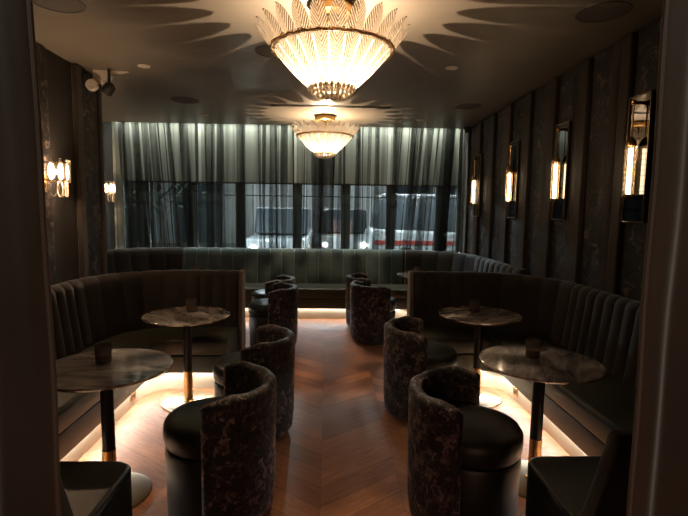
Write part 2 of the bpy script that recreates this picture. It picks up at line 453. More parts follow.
def strip_lights(root, pth, mirror, power_per_m, off=.074):
    """area lights lying along the real LED strip under the seat"""
    total = pth[-1][2]; s = .1
    while s < total - .05:
        s1 = min(s + .5, total)
        a = min(pth, key=lambda p: abs(p[2] - s)); b = min(pth, key=lambda p: abs(p[2] - s1))
        ax, ay = mirror * (a[0][0] + a[1][0] * off), a[0][1] + a[1][1] * off
        bx, by = mirror * (b[0][0] + b[1][0] * off), b[0][1] + b[1][1] * off
        ln = hypot(bx - ax, by - ay)
        if ln > .05:
            lamp('led_light', 'AREA', ((ax + bx) / 2, (ay + by) / 2, .162), power_per_m * ln, (.90, .97, 1.0), root, ln, .012, (R(-LT) if mirror > 0 else R(LT), 0, atan2(by - ay, bx - ax)))
        s = s1
lsegs = [('l', -.87, 4.09, -1.34, 4.09), ('a', -1.34, 3.94, .15, pi / 2, pi), ('l', -1.49, 3.94, -1.49, 1.45)]
rsegs = [('l', -.86, 4.17, -1.39, 4.17), ('a', -1.39, 4.02, .15, pi / 2, pi), ('l', -1.54, 4.02, -1.54, 1.45)]
# note: paths run aisle -> corner -> towards the camera; outward must face the wall
def flip(segs): return segs
def fixn(pth):
    # make outward point away from the table side
    return pth
bl, pl_, _ = booth('booth_banquette', lsegs, 1, 'booth', 'dark brown channel-tufted corner booth along the left wall with glowing plinth', .125, 1.0, ends=(True, False))
strip_lights(bl, pl_, 1, 5)
br, pr_, _ = booth('booth_banquette', rsegs, -1, 'booth', 'dark brown channel-tufted corner booth along the right wall under the tube sconces', .125, 1.0, ends=(True, False))
strip_lights(br, pr_, -1, 5)
# rear banquette: U along the window wall
zsegs = [('l', 1.53, 5.15, 1.53, 6.55)]
def usegs():
    s = [('l', 1.50, 5.05, 1.50, 6.50), ('a', 1.10, 6.50, .40, 0, pi / 2), ('l', 1.10, 6.90, -2.25, 6.90), ('a', -2.25, 6.50, .40, pi / 2, pi), ('l', -2.65, 6.50, -2.65, 5.25)]
    return s
rear, prear, _ = booth('window_banquette', usegs(), 1, 'boothback_lit', 'long channel-tufted banquette with a painted grey-green light wash, across the far end below the curtains', .19, 1.0, ends=(False, False), cuts=((0, 2.49, 'booth'), (2.49, 2.49 + 3.42, 'boothback_lit'), (2.49 + 3.42, 99, 'booth')))  # centre back takes the painted wash colour, arms the plain booth velvet
bm = bmesh.new(); fpr = backprof(.19, 1.0, bulge=0)
k = 13
while k * .19 < 5.93:
    p = min(prear, key=lambda q: abs(q[2] - k * .19)); k += 1
    tube(bm, [(p[0][0] + p[1][0] * (o_ - .001), p[0][1] + p[1][1] * (o_ - .001), z + .002) for o_, z in fpr(0)[2:10]], .0045, 6)
fin('piping', bm, 'pipe', rear)['label'] = 'pale piping between the channels'
strip_lights(rear, prear, 1, 3.2)
# power outlets let into the plinths
def outlet(parent, x, y, side):
    bm = bmesh.new(); xs = sorted((x, x + side * .008)); box(bm, xs[0], xs[1], y - .045, y + .045, .045, .115)
    o = fin('power_outlet', bm, 'brass', parent, bevel=.003)
    bm = bmesh.new()
    xs = sorted((x + side * .006, x + side * .0095)); box(bm, xs[0], xs[1], y - .028, y - .006, .062, .098); box(bm, xs[0], xs[1], y + .006, y + .028, .062, .098)
    fin('socket', bm, 'black', o)
outlet(bl, -1.575, 3.80, 1)
outlet(br, 1.625, 3.92, -1)

# ------------------------------------------------------------ tables
def table(label, loc, group='round marble tables'):
    t = thing('pedestal_table', label, 'table', loc, 0, group)
    bm = bmesh.new(); r = .345
    lathe(bm, [(0, .716), (r - .035, .716), (r - .012, .722), (r, .733), (r, .738), (r - .004, .741), (0, .741)], 72); fin('table_top', bm, 'marble', t, ang=30)
    bm = bmesh.new(); lathe(bm, [(0, .700), (.13, .700), (.13, .716), (0, .716)], 32); fin('mounting_plate', bm, 'black', t)
    bm = bmesh.new(); lathe(bm, [(.030, .27), (.034, .27), (.034, .700), (0, .700), (0, .27), (.030, .27)], 28); fin('column', bm, 'black', t)
    bm = bmesh.new(); lathe(bm, [(0, .268), (.036, .268), (.036, .03), (.045, .026), (.05, .018), (0, .018)], 28); fin('column_sleeve', bm, 'brass', t)['label'] = 'polished brass lower sleeve'
    bm = bmesh.new(); lathe(bm, [(0, 0), (.215, 0), (.218, .006), (.214, .013), (.19, .018), (0, .020)], 56); fin('base', bm, 'bronze', t)
    return t
T0 = table('brown marble pedestal table at front left, beside the near end of the left booth', (-1.205, 2.57, 0))
for loc, rz, lb in (((1.25, 2.69, 0), 1.1, 'front right marble pedestal table, its top streaked by sconce reflections'),
                    ((-1.15, 3.88, 0), 2.3, 'left marble pedestal table standing in the corner of the left booth'),
                    ((1.30, 3.98, 0), 3.7, 'right marble pedestal table standing in the corner of the right booth'),
                    ((-1.83, 6.52, 0), .4, 'rear left pedestal table before the window banquette, mostly hidden by the left booth'),
                    ((1.30, 6.52, 0), 5.1, 'rear right pedestal table before the window banquette, behind the right booth divider')):
    put(dup(T0), loc, rz, lb)

# candle tumblers
def tumbler(label, loc):
    t = thing('candle_glass', label, 'candle holder', loc, 0, 'glass candle holders on the tables')
    bm = bmesh.new()
    n = 36; prof = [(0, 0), (.038, 0), (.041, .006), (.043, .05), (.045, .102), (.0425, .104), (.040, .10), (.038, .05), (.036, .012), (0, .012)]
    rg = lathe(bm, prof, n)
    for ri in (2, 3):
        for i, v in enumerate(rg[ri]):
            if i % 2: v.co.x *= .95; v.co.y *= .95
    fin('tumbler', bm, 'smoke', t, ang=60)
    bm = bmesh.new(); lathe(bm, [(0, .0125), (.034, .0125), (.0345, .045), (.030, .047), (0, .045)], 24); fin('candle', bm, 'wax', t)
    bm = bmesh.new(); tube(bm, [(0, 0, .046), (.001, 0, .054)], .0008, 5); fin('wick', bm, 'black', t)
    return t
C0 = tumbler('smoked glass candle tumbler on the front left marble table', (-1.245, 2.63, .741))
for loc, lb in (((1.235, 2.76, .741), 'smoked glass candle tumbler on the front right marble table'),
                ((-1.15, 4.0, .741), 'glass candle tumbler on the left table in the booth corner'),
                ((1.28, 4.06, .741), 'glass candle tumbler on the right table in the booth corner'),
                ((-1.80, 6.55, .741), 'small candle tumbler on the far left table by the window banquette'),
                ((1.24, 6.55, .741), 'small candle tumbler on the far right table by the window banquette')):
    put(dup(C0), loc, 1.3, lb)

# ------------------------------------------------------------ barrel chairs (open side faces +x)
def barrel(label, loc, rz):
    t = thing('barrel_chair', label, 'chair', loc, rz, 'crushed velvet barrel chairs')
    bm = bmesh.new()
    lathe(bm, [(0, .39), (.228, .39), (.244, .40), (.253, .43), (.256, .465), (.252, .50), (.236, .524), (.20, .536), (.10, .542), (0, .543)], 56); fin('seat_cushion', bm, 'leather', t, ang=60)
    bm = bmesh.new(); lathe(bm, [(0, .015), (.230, .015), (.238, .025), (.244, .20), (.248, .37), (.240, .388), (0, .388)], 56); fin('seat_base', bm, 'leather', t, ang=50)
    bm = bmesh.new(); lathe(bm, [(0, 0), (.225, 0), (.225, .015), (0, .015)], 40); fin('foot_ring', bm, 'black', t)
    # horseshoe shell
    bm = bmesh.new()
    ri, ro, top = .262, .324, .72
    prof = [(ri, .03), (ri, .30), (ri, .55), (ri - .002, top - .05)]
    rc = (ri + ro) / 2; rr = (ro - ri) / 2 + .004
    for i in range(1, 8):
        a = pi - i * pi / 8; prof.append((rc + rr * cos(a), top - .04 + .04 * sin(a)))
    prof += [(ro + .003, top - .05), (ro, .45), (ro - .004, .15), (ro - .014, .05), (ro - .035, .025), (ri + .012, .02)]
    n = 64; A0, A1 = R(90), R(270); rings = []
    for i in range(n + 1):
        f = i / n; a = A0 + (A1 - A0) * f
        e = min(f, 1 - f) * (A1 - A0) * .30 / .034
        q = math.sqrt(max(0, 1 - (1 - min(1, e)) ** 2)) * .72 + .28
        drop = .025 * (1 - min(1, min(f, 1 - f) * 5)) ** 2
        w = .004 * sin(5.3 * a) + .003 * sin(11 * a + 1)
        rings.append([bm.verts.new(((rc + (r_ - rc) * q) * cos(a), (rc + (r_ - rc) * q) * sin(a), z - (drop + (1 - q) * .02 + w) * max(0, (z - .5)) / .22)) for r_, z in prof])
    m = len(prof)
    for a, b in zip(rings, rings[1:]):
        for i in range(m): bm.faces.new((a[i], a[(i + 1) % m], b[(i + 1) % m], b[i]))
    bm.faces.new(rings[0]); bm.faces.new(rings[-1])
    fin('backrest', bm, 'velvet', t, ang=60)
    return t
B0 = barrel('front right barrel chair in black-brown crushed velvet, seat turned to the front right table', (.75, 2.35, 0), R(-25))
for loc, rz, lb in (((-.595, 2.45, 0), 182, 'front left barrel chair, pinkish brown velvet back towards the aisle, nearest the camera'),
                    ((-.56, 3.37, 0), 178, 'second barrel chair on the left of the aisle, directly behind the front left one'),
                    ((.775, 3.68, 0), -8, 'second barrel chair on the right of the aisle, by the right booth corner table'),
                    ((-.675, 5.55, 0), 182, 'nearer of the two barrel chairs at the rear left of the aisle'),
                    ((-.755, 6.27, 0), 173, 'farther barrel chair at the rear left, in front of the window banquette'),
                    ((.60, 5.85, 0), 30, 'nearer of the two barrel chairs at the rear right, backs to the camera'),
                    ((.57, 6.54, 0), 0, 'farther barrel chair at the rear right, half hidden behind its neighbour')):
    put(dup(B0), loc, R(rz), lb)

# slipper chairs at the near edge, seat facing +y
def slipper(label, loc):
    t = thing('slipper_chair', label, 'chair', loc, 0, 'armless chairs at the near tables')
    def rr(bm, w, d, z0, z1, r, cy):
        pts = []
        for cx_, cy_, a0 in ((w / 2 - r, d / 2 - r, 0), (-w / 2 + r, d / 2 - r, 90), (-w / 2 + r, -d / 2 + r, 180), (w / 2 - r, -d / 2 + r, 270)):
            for i in range(7): a = R(a0 + 15 * i); pts.append((cx_ + r * cos(a), cy + cy_ + r * sin(a)))
        lo = [bm.verts.new((x, y, z0)) for x, y in pts]; hi = [bm.verts.new((x, y, z1)) for x, y in pts]
        bm.faces.new(lo); bm.faces.new(hi)
        for i in range(len(pts)): j = (i + 1) % len(pts); bm.faces.new((lo[i], lo[j], hi[j], hi[i]))
    bm = bmesh.new(); rr(bm, .62, .52, .04, .486, .09, 0); fin('seat', bm, 'leather', t, bevel=.022, seg=4, ang=50)
    bm = bmesh.new(); rr(bm, .56, .46, 0, .04, .07, 0); fin('foot_plinth', bm, 'black', t)
    bm = bmesh.new()
    pf = [(-.20, .20), (-.20, .46), (-.24, .55), (-.315, .74), (-.36, .87), (-.372, .905), (-.395, .922), (-.43, .915), (-.445, .88), (-.41, .75), (-.32, .50), (-.285, .20)]
    xs = [-.31, -.30, -.27, .27, .30, .31]; kk = [.80, .94, 1, 1, .94, .80]
    cy_ = -.32; cz_ = .5; rings = []
    for x, q in zip(xs, kk):
        cx0 = [(.5 * (pf[i][0] + pf[-1 - i][0])) for i in range(len(pf))]
        rings.append([bm.verts.new((x, cx0[i] + (pf[i][0] - cx0[i]) * q, pf[i][1] - (1 - q) * .06)) for i in range(len(pf))])
    for a, b in zip(rings, rings[1:]):
        for i in range(len(pf)): j = (i + 1) % len(pf); bm.faces.new((a[i], a[j], b[j], b[i]))
    bm.faces.new(rings[0]); bm.faces.new(rings[-1])
    fin('backrest', bm, 'booth', t, bevel=.008, ang=50)
    return t
SL = slipper('armless dark leather chair at bottom right, its low back against the right drape', (1.218, 1.83, 0))
put(dup(SL), (-1.15, 1.80, 0), 0, 'armless dark leather chair at bottom left, mostly hidden behind the left drape')

# ------------------------------------------------------------ chandeliers
def chandelier(label, loc):
    t = thing('chandelier', label, 'chandelier', loc, 0, 'glass leaf chandeliers')
    # local z=0 is the ceiling
    bm = bmesh.new(); lathe(bm, [(0, 0), (.135, 0), (.14, -.01), (.14, -.065), (.13, -.072), (0, -.072)], 40); fin('canopy', bm, 'gold', t)
    bm = bmesh.new(); lathe(bm, [(0, -.072), (.012, -.072), (.012, -.20), (.03, -.21), (.03, -.235), (0, -.235)], 16); fin('stem', bm, 'gold', t)
    # curve of a leaf in (r,z)
    def curve(f): return (.135 + .365 * f ** .92, -.525 + .385 * f ** 1.12)
    def leafmesh(f1, wmax, wtip):
        bm = bmesh.new(); n = 26; m = 8; rows = []
        for i in range(n + 1):
            f = i / n; r_, z = curve(f * f1); q = f
            w = min(wmax, r_ * .1309 * .90)
            if q > .66: w = .0465 * math.sqrt(max(.0004, 1 - ((q - .66) / .34) ** 2.6)) * (1 + .16 * sin(pi * (q - .66) / .34))
            row = []
            for j in range(m + 1):
                u = -1 + 2 * j / m
                row.append(bm.verts.new((w * u, r_ - .012 * u * u * min(1, q * 2) + (0 if j != m // 2 else .003), z)))
            rows.append(row)
        for a, b in zip(rows, rows[1:]):
            for j in range(m): bm.faces.new((a[j], a[j + 1], b[j + 1], b[j]))
        for f in bm.faces: f.smooth = True
        me = bpy.data.meshes.new('glass_leaf'); bm.to_mesh(me); bm.free(); me.materials.append(M['leaf']); return me
    n = 24; ml = leafmesh(1.0, .060, .5)
    for i in range(n):
        o = bpy.data.objects.new('glass_leaf', ml); COL.objects.link(o); o.parent = t; o.rotation_euler = (0, 0, 2 * pi * (i + .25) / n)
    # clear bars between the leaves
    bm = bmesh.new(); pts = []
    for i in range(13):
        r_, z = curve(i / 12 * .62); pts.append((0, r_ + .001, z - .002))
    rb = [[bm.verts.new((dx * (.0045 + .003 * i / 12), p[1] - (.002 if dx else 0), p[2])) for dx in (-1, 0, 1)] for i, p in enumerate(pts)]
    for a, b in zip(rb, rb[1:]):
        for j in range(2): bm.faces.new((a[j], a[j + 1], b[j + 1], b[j]))
    for f in bm.faces: f.smooth = True
    mb = bpy.data.meshes.new('glass_rod'); bm.to_mesh(mb); bm.free(); mb.materials.append(M['frost'])
    for i in range(n):
        o = bpy.data.objects.new('glass_rod', mb); COL.objects.link(o); o.parent = t; o.rotation_euler = (0, 0, 2 * pi * (i + .75) / n)
    r_, z = curve(.66)
    bm = bmesh.new(); tube(bm, [((r_ + .012) * cos(2 * pi * i / 72), (r_ + .012) * sin(2 * pi * i / 72), z - .003 + .005 * sin(2 * pi * i / 72 * n)) for i in range(72)], .006, 8, True)
    tube(bm, [((r_ - .012) * cos(2 * pi * i / 72), (r_ - .012) * sin(2 * pi * i / 72), z - .003) for i in range(72)], .005, 6, True)
    rd = random.Random(3)
    for i in range(120):
        a = 2 * pi * i / 120; ball(bm, ((r_ + .016) * cos(a), (r_ + .016) * sin(a), z + rd.uniform(-.006, .008)), .0065, 6)
    fin('ring', bm, 'gold', t)['label'] = 'beaded gilt ring'
    # lower cup with drops
    bm = bmesh.new(); tube(bm, [(.128 * cos(2 * pi * i / 48), .128 * sin(2 * pi * i / 48), -.518) for i in range(48)], .004, 8, True); fin('lower_ring', bm, 'gold', t)
    bm = bmesh.new()
    for k, (r2, z2, c) in enumerate(((.145, -.525, 24), (.125, -.545, 22), (.095, -.56, 16), (.06, -.568, 10), (.02, -.572, 4))):
        for i in range(c):
            a = 2 * pi * (i + .5 * (k % 2)) / c; ball(bm, (r2 * cos(a), r2 * sin(a), z2), .013, 8, 1.5)
    fin('crystal_cluster', bm, 'frost', t, ang=80)
    bm = bmesh.new()
    ball(bm, (0, 0, -.415), .020, 14, 1.5)
    fin('bulb', bm, 'bulb', t)
    return t
CH0 = chandelier('large glass leaf chandelier nearest the camera, cut by the top of the photo', (.013, 3.22, CZ))
CH1 = dup(CH0); put(CH1, (-.063, 6.80, CZ), .1, 'farther glass leaf chandelier hanging in front of the sheer curtains')
WARM = (1, .72, .46)
for lx, ly in ((.013, 3.22), (-.063, 6.80)):
    lamp('chandelier_light', 'POINT', (lx, ly, CZ - .35), 85, WARM, None, .008)

# ------------------------------------------------------------ tube sconces on the right wall
def tube_sconce(label, y):
    t = thing('tube_sconce', label, 'wall lamp', (XR - .018, y, 1.55), 0, 'brass tube sconces on the right wall')
    h, w = .89, .120
    bm = bmesh.new(); box(bm, -.025, 0, -w, w, 0, h); fin('back_box', bm, 'black', t, bevel=.002)
    bm = bmesh.new(); box(bm, -.029, -.0252, -w + .007, w - .007, .007, h - .007); fin('mirror_plate', bm, 'mirror', t, smooth=False)
    bm = bmesh.new()
    for a in ((-w, -w + .006, 0, h), (w - .006, w, 0, h), (-w + .006, w - .006, 0, .006), (-w + .006, w - .006, h - .006, h)):
        box(bm, -.040, -.0255, *a)
    fin('frame', bm, 'bronze', t, bevel=.0015)
    bm = bmesh.new(); tube(bm, [(-.028, 0, h - .06), (-.078, 0, h - .06)], .012, 10); ball(bm, (-.078, 0, h - .06), .020, 12); tube(bm, [(-.078, 0, h - .07), (-.078, 0, .56)], .005, 8)
    lathe(bm, [(0, .60), (.012, .595), (.030, .56), (.037, .55), (.037, .53), (0, .53)], 24, -.078, 0)
    fin('bracket', bm, 'brass', t)
    bm = bmesh.new()
    lathe(bm, [(0, .195), (.037, .195), (.037, .178), (.024, .165), (0, .160)], 24, -.078, 0)
    fin('lower_cap', bm, 'brass', t)
    bm = bmesh.new(); lathe(bm, [(.035, .195), (.035, .53)], 28, -.078, 0); fin('glass_tube', bm, 'tube', t)
    bm = bmesh.new(); lathe(bm, [(0, .20), (.014, .20), (.014, .52), (0, .52)], 16, -.078, 0); fin('filament', bm, 'sconceglow', t)
    bm = bmesh.new()
    for i in range(9):
        z = .215 + i * .0375; tube(bm, [(-.078 + .0365 * cos(a * pi / 12), .0365 * sin(a * pi / 12), z) for a in range(24)], .0022, 5, True)
    for i in range(10):
        a = i * 2 * pi / 10; tube(bm, [(-.078 + .0365 * cos(a), .0365 * sin(a), .195), (-.078 + .0365 * cos(a), .0365 * sin(a), .53)], .0016, 4)
    fin('cage', bm, 'brass', t)
    return t
M['sconceglow'] = emit('filament_glow', (1, .84, .58), 15)
for y, lb in zip((3.34, 4.45, 5.60, 6.97), ('tube sconce nearest the right drape, showing two glowing columns', 'second glowing tube sconce from the right drape, on the right wall', 'third tube sconce along the right wall, one narrow glowing column', 'farthest tube sconce on the right wall, beside the pale window edge')):
    tube_sconce(lb, y)

# ------------------------------------------------------------ crystal sconces on the left
def crystal_sconce(label, loc, rz, s=1):
    t = thing('crystal_sconce', label, 'wall lamp', loc, rz, 'crystal wall sconces on the left')
    t.scale = (s, s, s)
    # local +x points away from the wall, origin at the wall
    bm = bmesh.new(); box(bm, 0, .016, -.05, .05, -.13, .05); tube(bm, [(.016, 0, -.03), (.10, 0, -.03)], .008, 8)
    fin('wall_plate', bm, 'brass', t, bevel=.003)
    bm = bmesh.new()
    for z, r_ in ((.105, .150), (-.03, .150)):
        tube(bm, [(.02 + .185 * max(0, sin(pi * i / 24)) ** .8 , r_ * -cos(pi * i / 24), z) for i in range(25)], .004, 6)
    fin('hoop', bm, 'brass', t)
    def P_(i, n): a = pi * (i + .5) / n; return (.02 + .185 * sin(a) ** .8, .150 * -cos(a), a)
    for i in range(7):
        x, y_, a = P_(i, 7)
        bm = bmesh.new(); mx = Matrix.Translation((x, y_, 0)) @ Matrix.Rotation(pi / 2 - a if False else -(pi / 2 - a), 4, 'Z')
        pts = []
        for k in range(24):
            q = 2 * pi * k / 24; pts.append(mx @ Vector((.004, .030 * cos(q), .035 + .078 * sin(q))))
        tube(bm, pts, .006, 6, True)
        vs = [bm.verts.new(mx @ Vector((.004, .026 * cos(2 * pi * k / 20), .035 + .070 * sin(2 * pi * k / 20)))) for k in range(20)]
        bm.faces.new(vs)
        fin('upper_crystal', bm, 'frost', t, ang=80)
        bm = bmesh.new(); ball(bm, mx @ Vector((.004, 0, .128)), .011, 8); fin('finial', bm, 'crystal', t)
    for i in range(6):
        x, y_, a = P_(i, 6)
        bm = bmesh.new(); mx = Matrix.Translation((x * .92, y_ * .9, 0)) @ Matrix.Rotation(-(pi / 2 - a), 4, 'Z')
        tube(bm, [mx @ Vector((0, .027 * cos(2 * pi * k / 24), -.095 + .066 * sin(2 * pi * k / 24))) for k in range(24)], .005, 6, True)
        fin('lower_crystal', bm, 'crystal', t, ang=80)
    bm = bmesh.new(); ball(bm, (.11, -.05, .04), .018, 10, 1.5); ball(bm, (.11, .05, .04), .018, 10, 1.5); fin('bulb', bm, 'bulb2', t)
    return t
M['bulb2'] = emit('sconce_bulb', (1, .72, .42), 160)
crystal_sconce('larger-looking crystal wall sconce on the left wall, above the near booth', (XL + .03, 4.02, 1.85), 0)
crystal_sconce('small crystal wall sconce beside the pale left edge of the window', (-3.44, 7.35, 1.86), 0)
lamp('sconce_light', 'POINT', (XL + .14, 4.02, 1.86), 15, (1, .66, .40), None, .02)
lamp('sconce_light', 'POINT', (-3.33, 7.35, 1.89), 2.5, (1, .66, .40), None, .02)

# ------------------------------------------------------------ ceiling fittings
def downlight(label, x, y):
    t = thing('downlight', label, 'ceiling light', (x, y, CZ), 0, 'white ceiling downlights')
    bm = bmesh.new(); lathe(bm, [(.030, -.001), (.034, -.006), (.055, -.006), (.058, 0), (.030, 0), (.030, -.001)], 32); fin('trim_ring', bm, 'whitering', t)
    bm = bmesh.new(); lathe(bm, [(0, -.002), (.030, -.002), (.030, -.0005), (0, -.0005)], 24); fin('lens', bm, 'whitering', t)
M['whitering'] = simple('white_trim', (.80, .72, .64), .5)
for a in (('white downlight in the ceiling right of the spotlight cluster', -1.734, 4.653), ('small white downlight in the far left ceiling above the curtain', -1.769, 6.936),
          ('white downlight in the right ceiling, right of the near chandelier', 1.115, 4.488), ('small white downlight in the far right ceiling above the curtain', 1.297, 6.979)): downlight(*a)
def speaker(label, x, y, r=.165):
    t = thing('ceiling_speaker', label, 'speaker', (x, y, CZ), 0, 'round ceiling speakers')
    bm = bmesh.new(); lathe(bm, [(r - .012, 0), (r - .012, -.006), (r, -.006), (r + .003, 0), (r - .012, 0)], 48); fin('rim', bm, 'spkr', t)
    bm = bmesh.new(); lathe(bm, [(0, -.003), (r - .013, -.003), (r - .013, 0), (0, 0)], 48); fin('grille', bm, 'spkr', t)
M['spkr'] = simple('speaker_grille', (.085, .072, .058), .6, bump=.4, bscale=400)
for a in (('large-looking round ceiling speaker at top right corner of the view', 1.778, 3.206), ('round ceiling speaker at the far right, near the window corner', 1.712, 6.02),
          ('round ceiling speaker at the far left, before the curtain', -1.763, 6.03), ('round ceiling speaker at top left beside the left drape', -1.77, 3.288), ('round ceiling speaker half hidden behind the near chandelier', -.46, 4.15)): speaker(*a)
t = thing('linear_diffuser', 'long thin slot diffuser in the ceiling behind the near chandelier', 'vent', (.015, 6.19, CZ))
bm = bmesh.new(); box(bm, -.76, .76, -.035, -.022, -.008, 0); box(bm, -.76, .76, .022, .035, -.008, 0); box(bm, -.76, -.745, -.022, .022, -.008, 0); box(bm, .745, .76, -.022, .022, -.008, 0); fin('frame', bm, 'spkr', t)
bm = bmesh.new(); box(bm, -.745, .745, -.022, .022, -.002, 0); fin('slot', bm, 'black', t)
# spotlight cluster / emergency heads at the left pillar
t = thing('emergency_light', 'white and black twin-head light under the ceiling at the left wall end', 'light', (-2.15, 4.86, CZ))
bm = bmesh.new()
vs = [bm.verts.new(p) for p in ((-.13, -.06, 0), (.19, -.02, 0), (.19, .02, 0), (-.13, .06, 0), (-.13, -.06, -.10), (-.02, -.05, -.115), (-.02, .05, -.115), (-.13, .06, -.10), (.02, -.04, -.05), (.02, .04, -.05))]
for f in ((0, 1, 2, 3), (0, 4, 5, 8, 1), (3, 2, 9, 6, 7), (4, 7, 6, 5), (5, 6, 9, 8), (8, 9, 2, 1), (0, 3, 7, 4)): bm.faces.new([vs[i] for i in f])
fin('housing', bm, 'white', t, bevel=.004)
bm = bmesh.new(); tube(bm, [(-.10, -.08, -.10), (-.10, -.08, -.15)], .010, 8)
mx = Matrix.Translation((-.115, -.10, -.16)) @ Matrix.Rotation(R(78), 4, 'X') @ Matrix.Rotation(R(10), 4, 'Y')
lathe(bm, [(0, .03), (.05, .03), (.056, .02), (.056, -.01), (.04, -.035), (0, -.04)], 28, mx=mx); fin('lamp_head', bm, 'white', t)
bm = bmesh.new(); tube(bm, [(.04, -.09, 0), (.04, -.09, -.14)], .014, 10)
mx = Matrix.Translation((.035, -.09, -.185)) @ Matrix.Rotation(R(50), 4, 'Y') @ Matrix.Rotation(R(30), 4, 'X')
lathe(bm, [(0, .055), (.03, .055), (.05, .03), (.052, -.045), (.044, -.05), (.04, -.03), (0, -.03)], 24, mx=mx); fin('spot_head', bm, 'blackmat', t)['label'] = 'black spotlight head'
bm = bmesh.new(); lathe(bm, [(0, 0), (.05, 0), (.05, -.02), (.035, -.06), (.02, -.08), (0, -.085)], 20)
o = fin('dome_camera', bm, 'blackmat'); o.location = (2.13, 7.50, CZ); tag(o, 'small dark dome camera in the ceiling corner above the window right edge', 'camera')

# ------------------------------------------------------------ drapes and sheers
def drape(name, x0, x1, y0, side, label):
    """heavy floor to ceiling drape; side=+1 edge at x0 with cloth running to +x"""
    bm = bmesh.new(); n = 90; nz = 24; rows = []
    rd = random.Random(5 + (side > 0))
    ph = [rd.uniform(0, 6) for _ in range(6)]
    for j in range(nz + 1):
        z = .01 + (CZ - .015) * j / nz; row = []
        for i in range(n + 1):
            f = i / n; d = (x1 - x0) * f
            fl = 1 - .25 * z / CZ
            off = (.050 * sin(d * 17 + ph[0] + .25 * sin(z * 1.3 + ph[1])) + .016 * sin(d * 39 + ph[2] + .5 * sin(z * 2.2))) * fl
            off += .006 * sin(z * 7 + d * 9 + ph[3]) * sin(z * 3.1 + ph[4])
            e = min(1, f / .035)
            yy = y0 + off - .03 * (1 - e) ** 2 * 0
            xx = side * (x0 + d) + .004 * sin(z * 2.1 + ph[5]) * (1 - f)
            row.append(bm.verts.new((xx, yy, z)))
        rows.append(row)
    for a, b in zip(rows, rows[1:]):
        for i in range(n): bm.faces.new((a[i], a[i + 1], b[i + 1], b[i]))
    o = fin(name, bm, 'drape', None, ang=80)
    s = o.modifiers.new('t', 'SOLIDIFY'); s.thickness = .012; s.offset = 0
    s = o.modifiers.new('b', 'BEVEL'); s.width = .004; s.segments = 2; s.limit_method = 'ANGLE'; s.angle_limit = R(50)
    tag(o, label, 'curtain', 'heavy doorway drapes')
    # rolled hem along the inner edge
    bm = bmesh.new(); tube(bm, [(rows[j][0].co.x if False else side * x0, 0, .01 + (CZ - .015) * j / nz) for j in range(nz + 1)], .008, 8)
    return o, bm, rows
def hemmed(x0, x1, y0, side, label):
    bmh = None
    o, b, _r = drape('drape', x0, x1, y0, side, label); b.free()
    me = o.data; n = 91
    pts = [me.vertices[j * n].co.copy() for j in range(25)]
    bm = bmesh.new(); tube(bm, [p + Vector((-side * .004, 0, 0)) for p in pts], .0075, 8); fin('hem', bm, 'hem', o)
hemmed(.835, 2.15, 1.25, 1, 'heavy grey-brown velvet drape framing the right side of the view')
hemmed(.714, 2.30, 1.25, -1, 'heavy grey-brown velvet drape framing the left side of the view')

def sheer_curtain(x0, x1, seed, label, slant=0):
    rd = random.Random(seed); pts = []; x = x0
    # folded ribbon in plan: each fold goes forward then doubles back
    while x < x1 - .02:
        w = rd.uniform(.035, .105); w = min(w, x1 - x)
        back = rd.choice((0, 0, .02, .05, .09, .13)); am = rd.uniform(.02, .055)
        n = 10; yo = rd.choice((-1, 1))
        for i in range(n):
            f = i / n
            pts.append((x + (w + back) * f, yo * am * sin(pi * f)))
        if back:
            for i in range(6):
                f = i / 6; pts.append((x + w + back - back * f, yo * .02 - yo * .04 * f if False else -yo * .018 * sin(pi * f)))
        x += w
    pts = [(min(px, x1 - .015), py) for px, py in pts]; pts.append((x1 - .01, 0))
    bm = bmesh.new(); rows = []; nz = 14
    z0, z1 = .80, 3.05
    for j in range(nz + 1):
        z = z0 + (z1 - z0) * j / nz; t = (z1 - z) / (z1 - z0)
        row = []
        for (px, py) in pts:
            u = (px - x0) / (x1 - x0)
            sx = slant * t * max(0, 4 * u * (1 - u)) ** .8 + .010 * sin(px * 23 + z * 1.7)
            row.append(bm.verts.new((px + sx, 7.72 + py * (.55 + .45 * t) + .006 * sin(z * 3 + px * 11), z)))
        rows.append(row)
    for a, b in zip(rows, rows[1:]):
        for i in range(len(pts) - 1): bm.faces.new((a[i], a[i + 1], b[i + 1], b[i]))
    o = fin('sheer_curtain', bm, 'sheer', None, ang=180)
    tag(o, label, 'curtain', 'sheer window curtains')
sheer_curtain(-3.37, -2.06, 11, 'leftmost sheer dark curtain at the window, its folds slanting beside the small sconce', .16)
sheer_curtain(-2.03, -.54, 12, 'sheer dark curtain left of the far chandelier')
sheer_curtain(-.51, .94, 23, 'sheer dark curtain directly behind the far chandelier, bright glass showing below')
sheer_curtain(.97, 2.15, 14, 'rightmost sheer dark curtain, folds gathered towards the right window edge', -.16)

# wash light in the ceiling pocket behind the sheers
t = thing('cove_light', 'hidden strip light in the ceiling pocket over the window curtains', 'light', (0, 7.86, 3.072))
bm = bmesh.new(); box(bm, -3.4, 2.15, -.015, .015, -.012, 0); fin('strip', bm, emit('cove_glow', (.86, 1, .88), 6), t)
lamp('cove_lamp', 'AREA', (-.63, 7.88, 3.05), 33, (.95, 1, .86), None, 5.5, .03, (0, 0, 0), 95)
lamp('cove_lamp', 'AREA', (-.63, 7.655, 3.04), 13, (.97, 1, .86), None, 5.5, .02, (R(-4), 0, 0), 70)

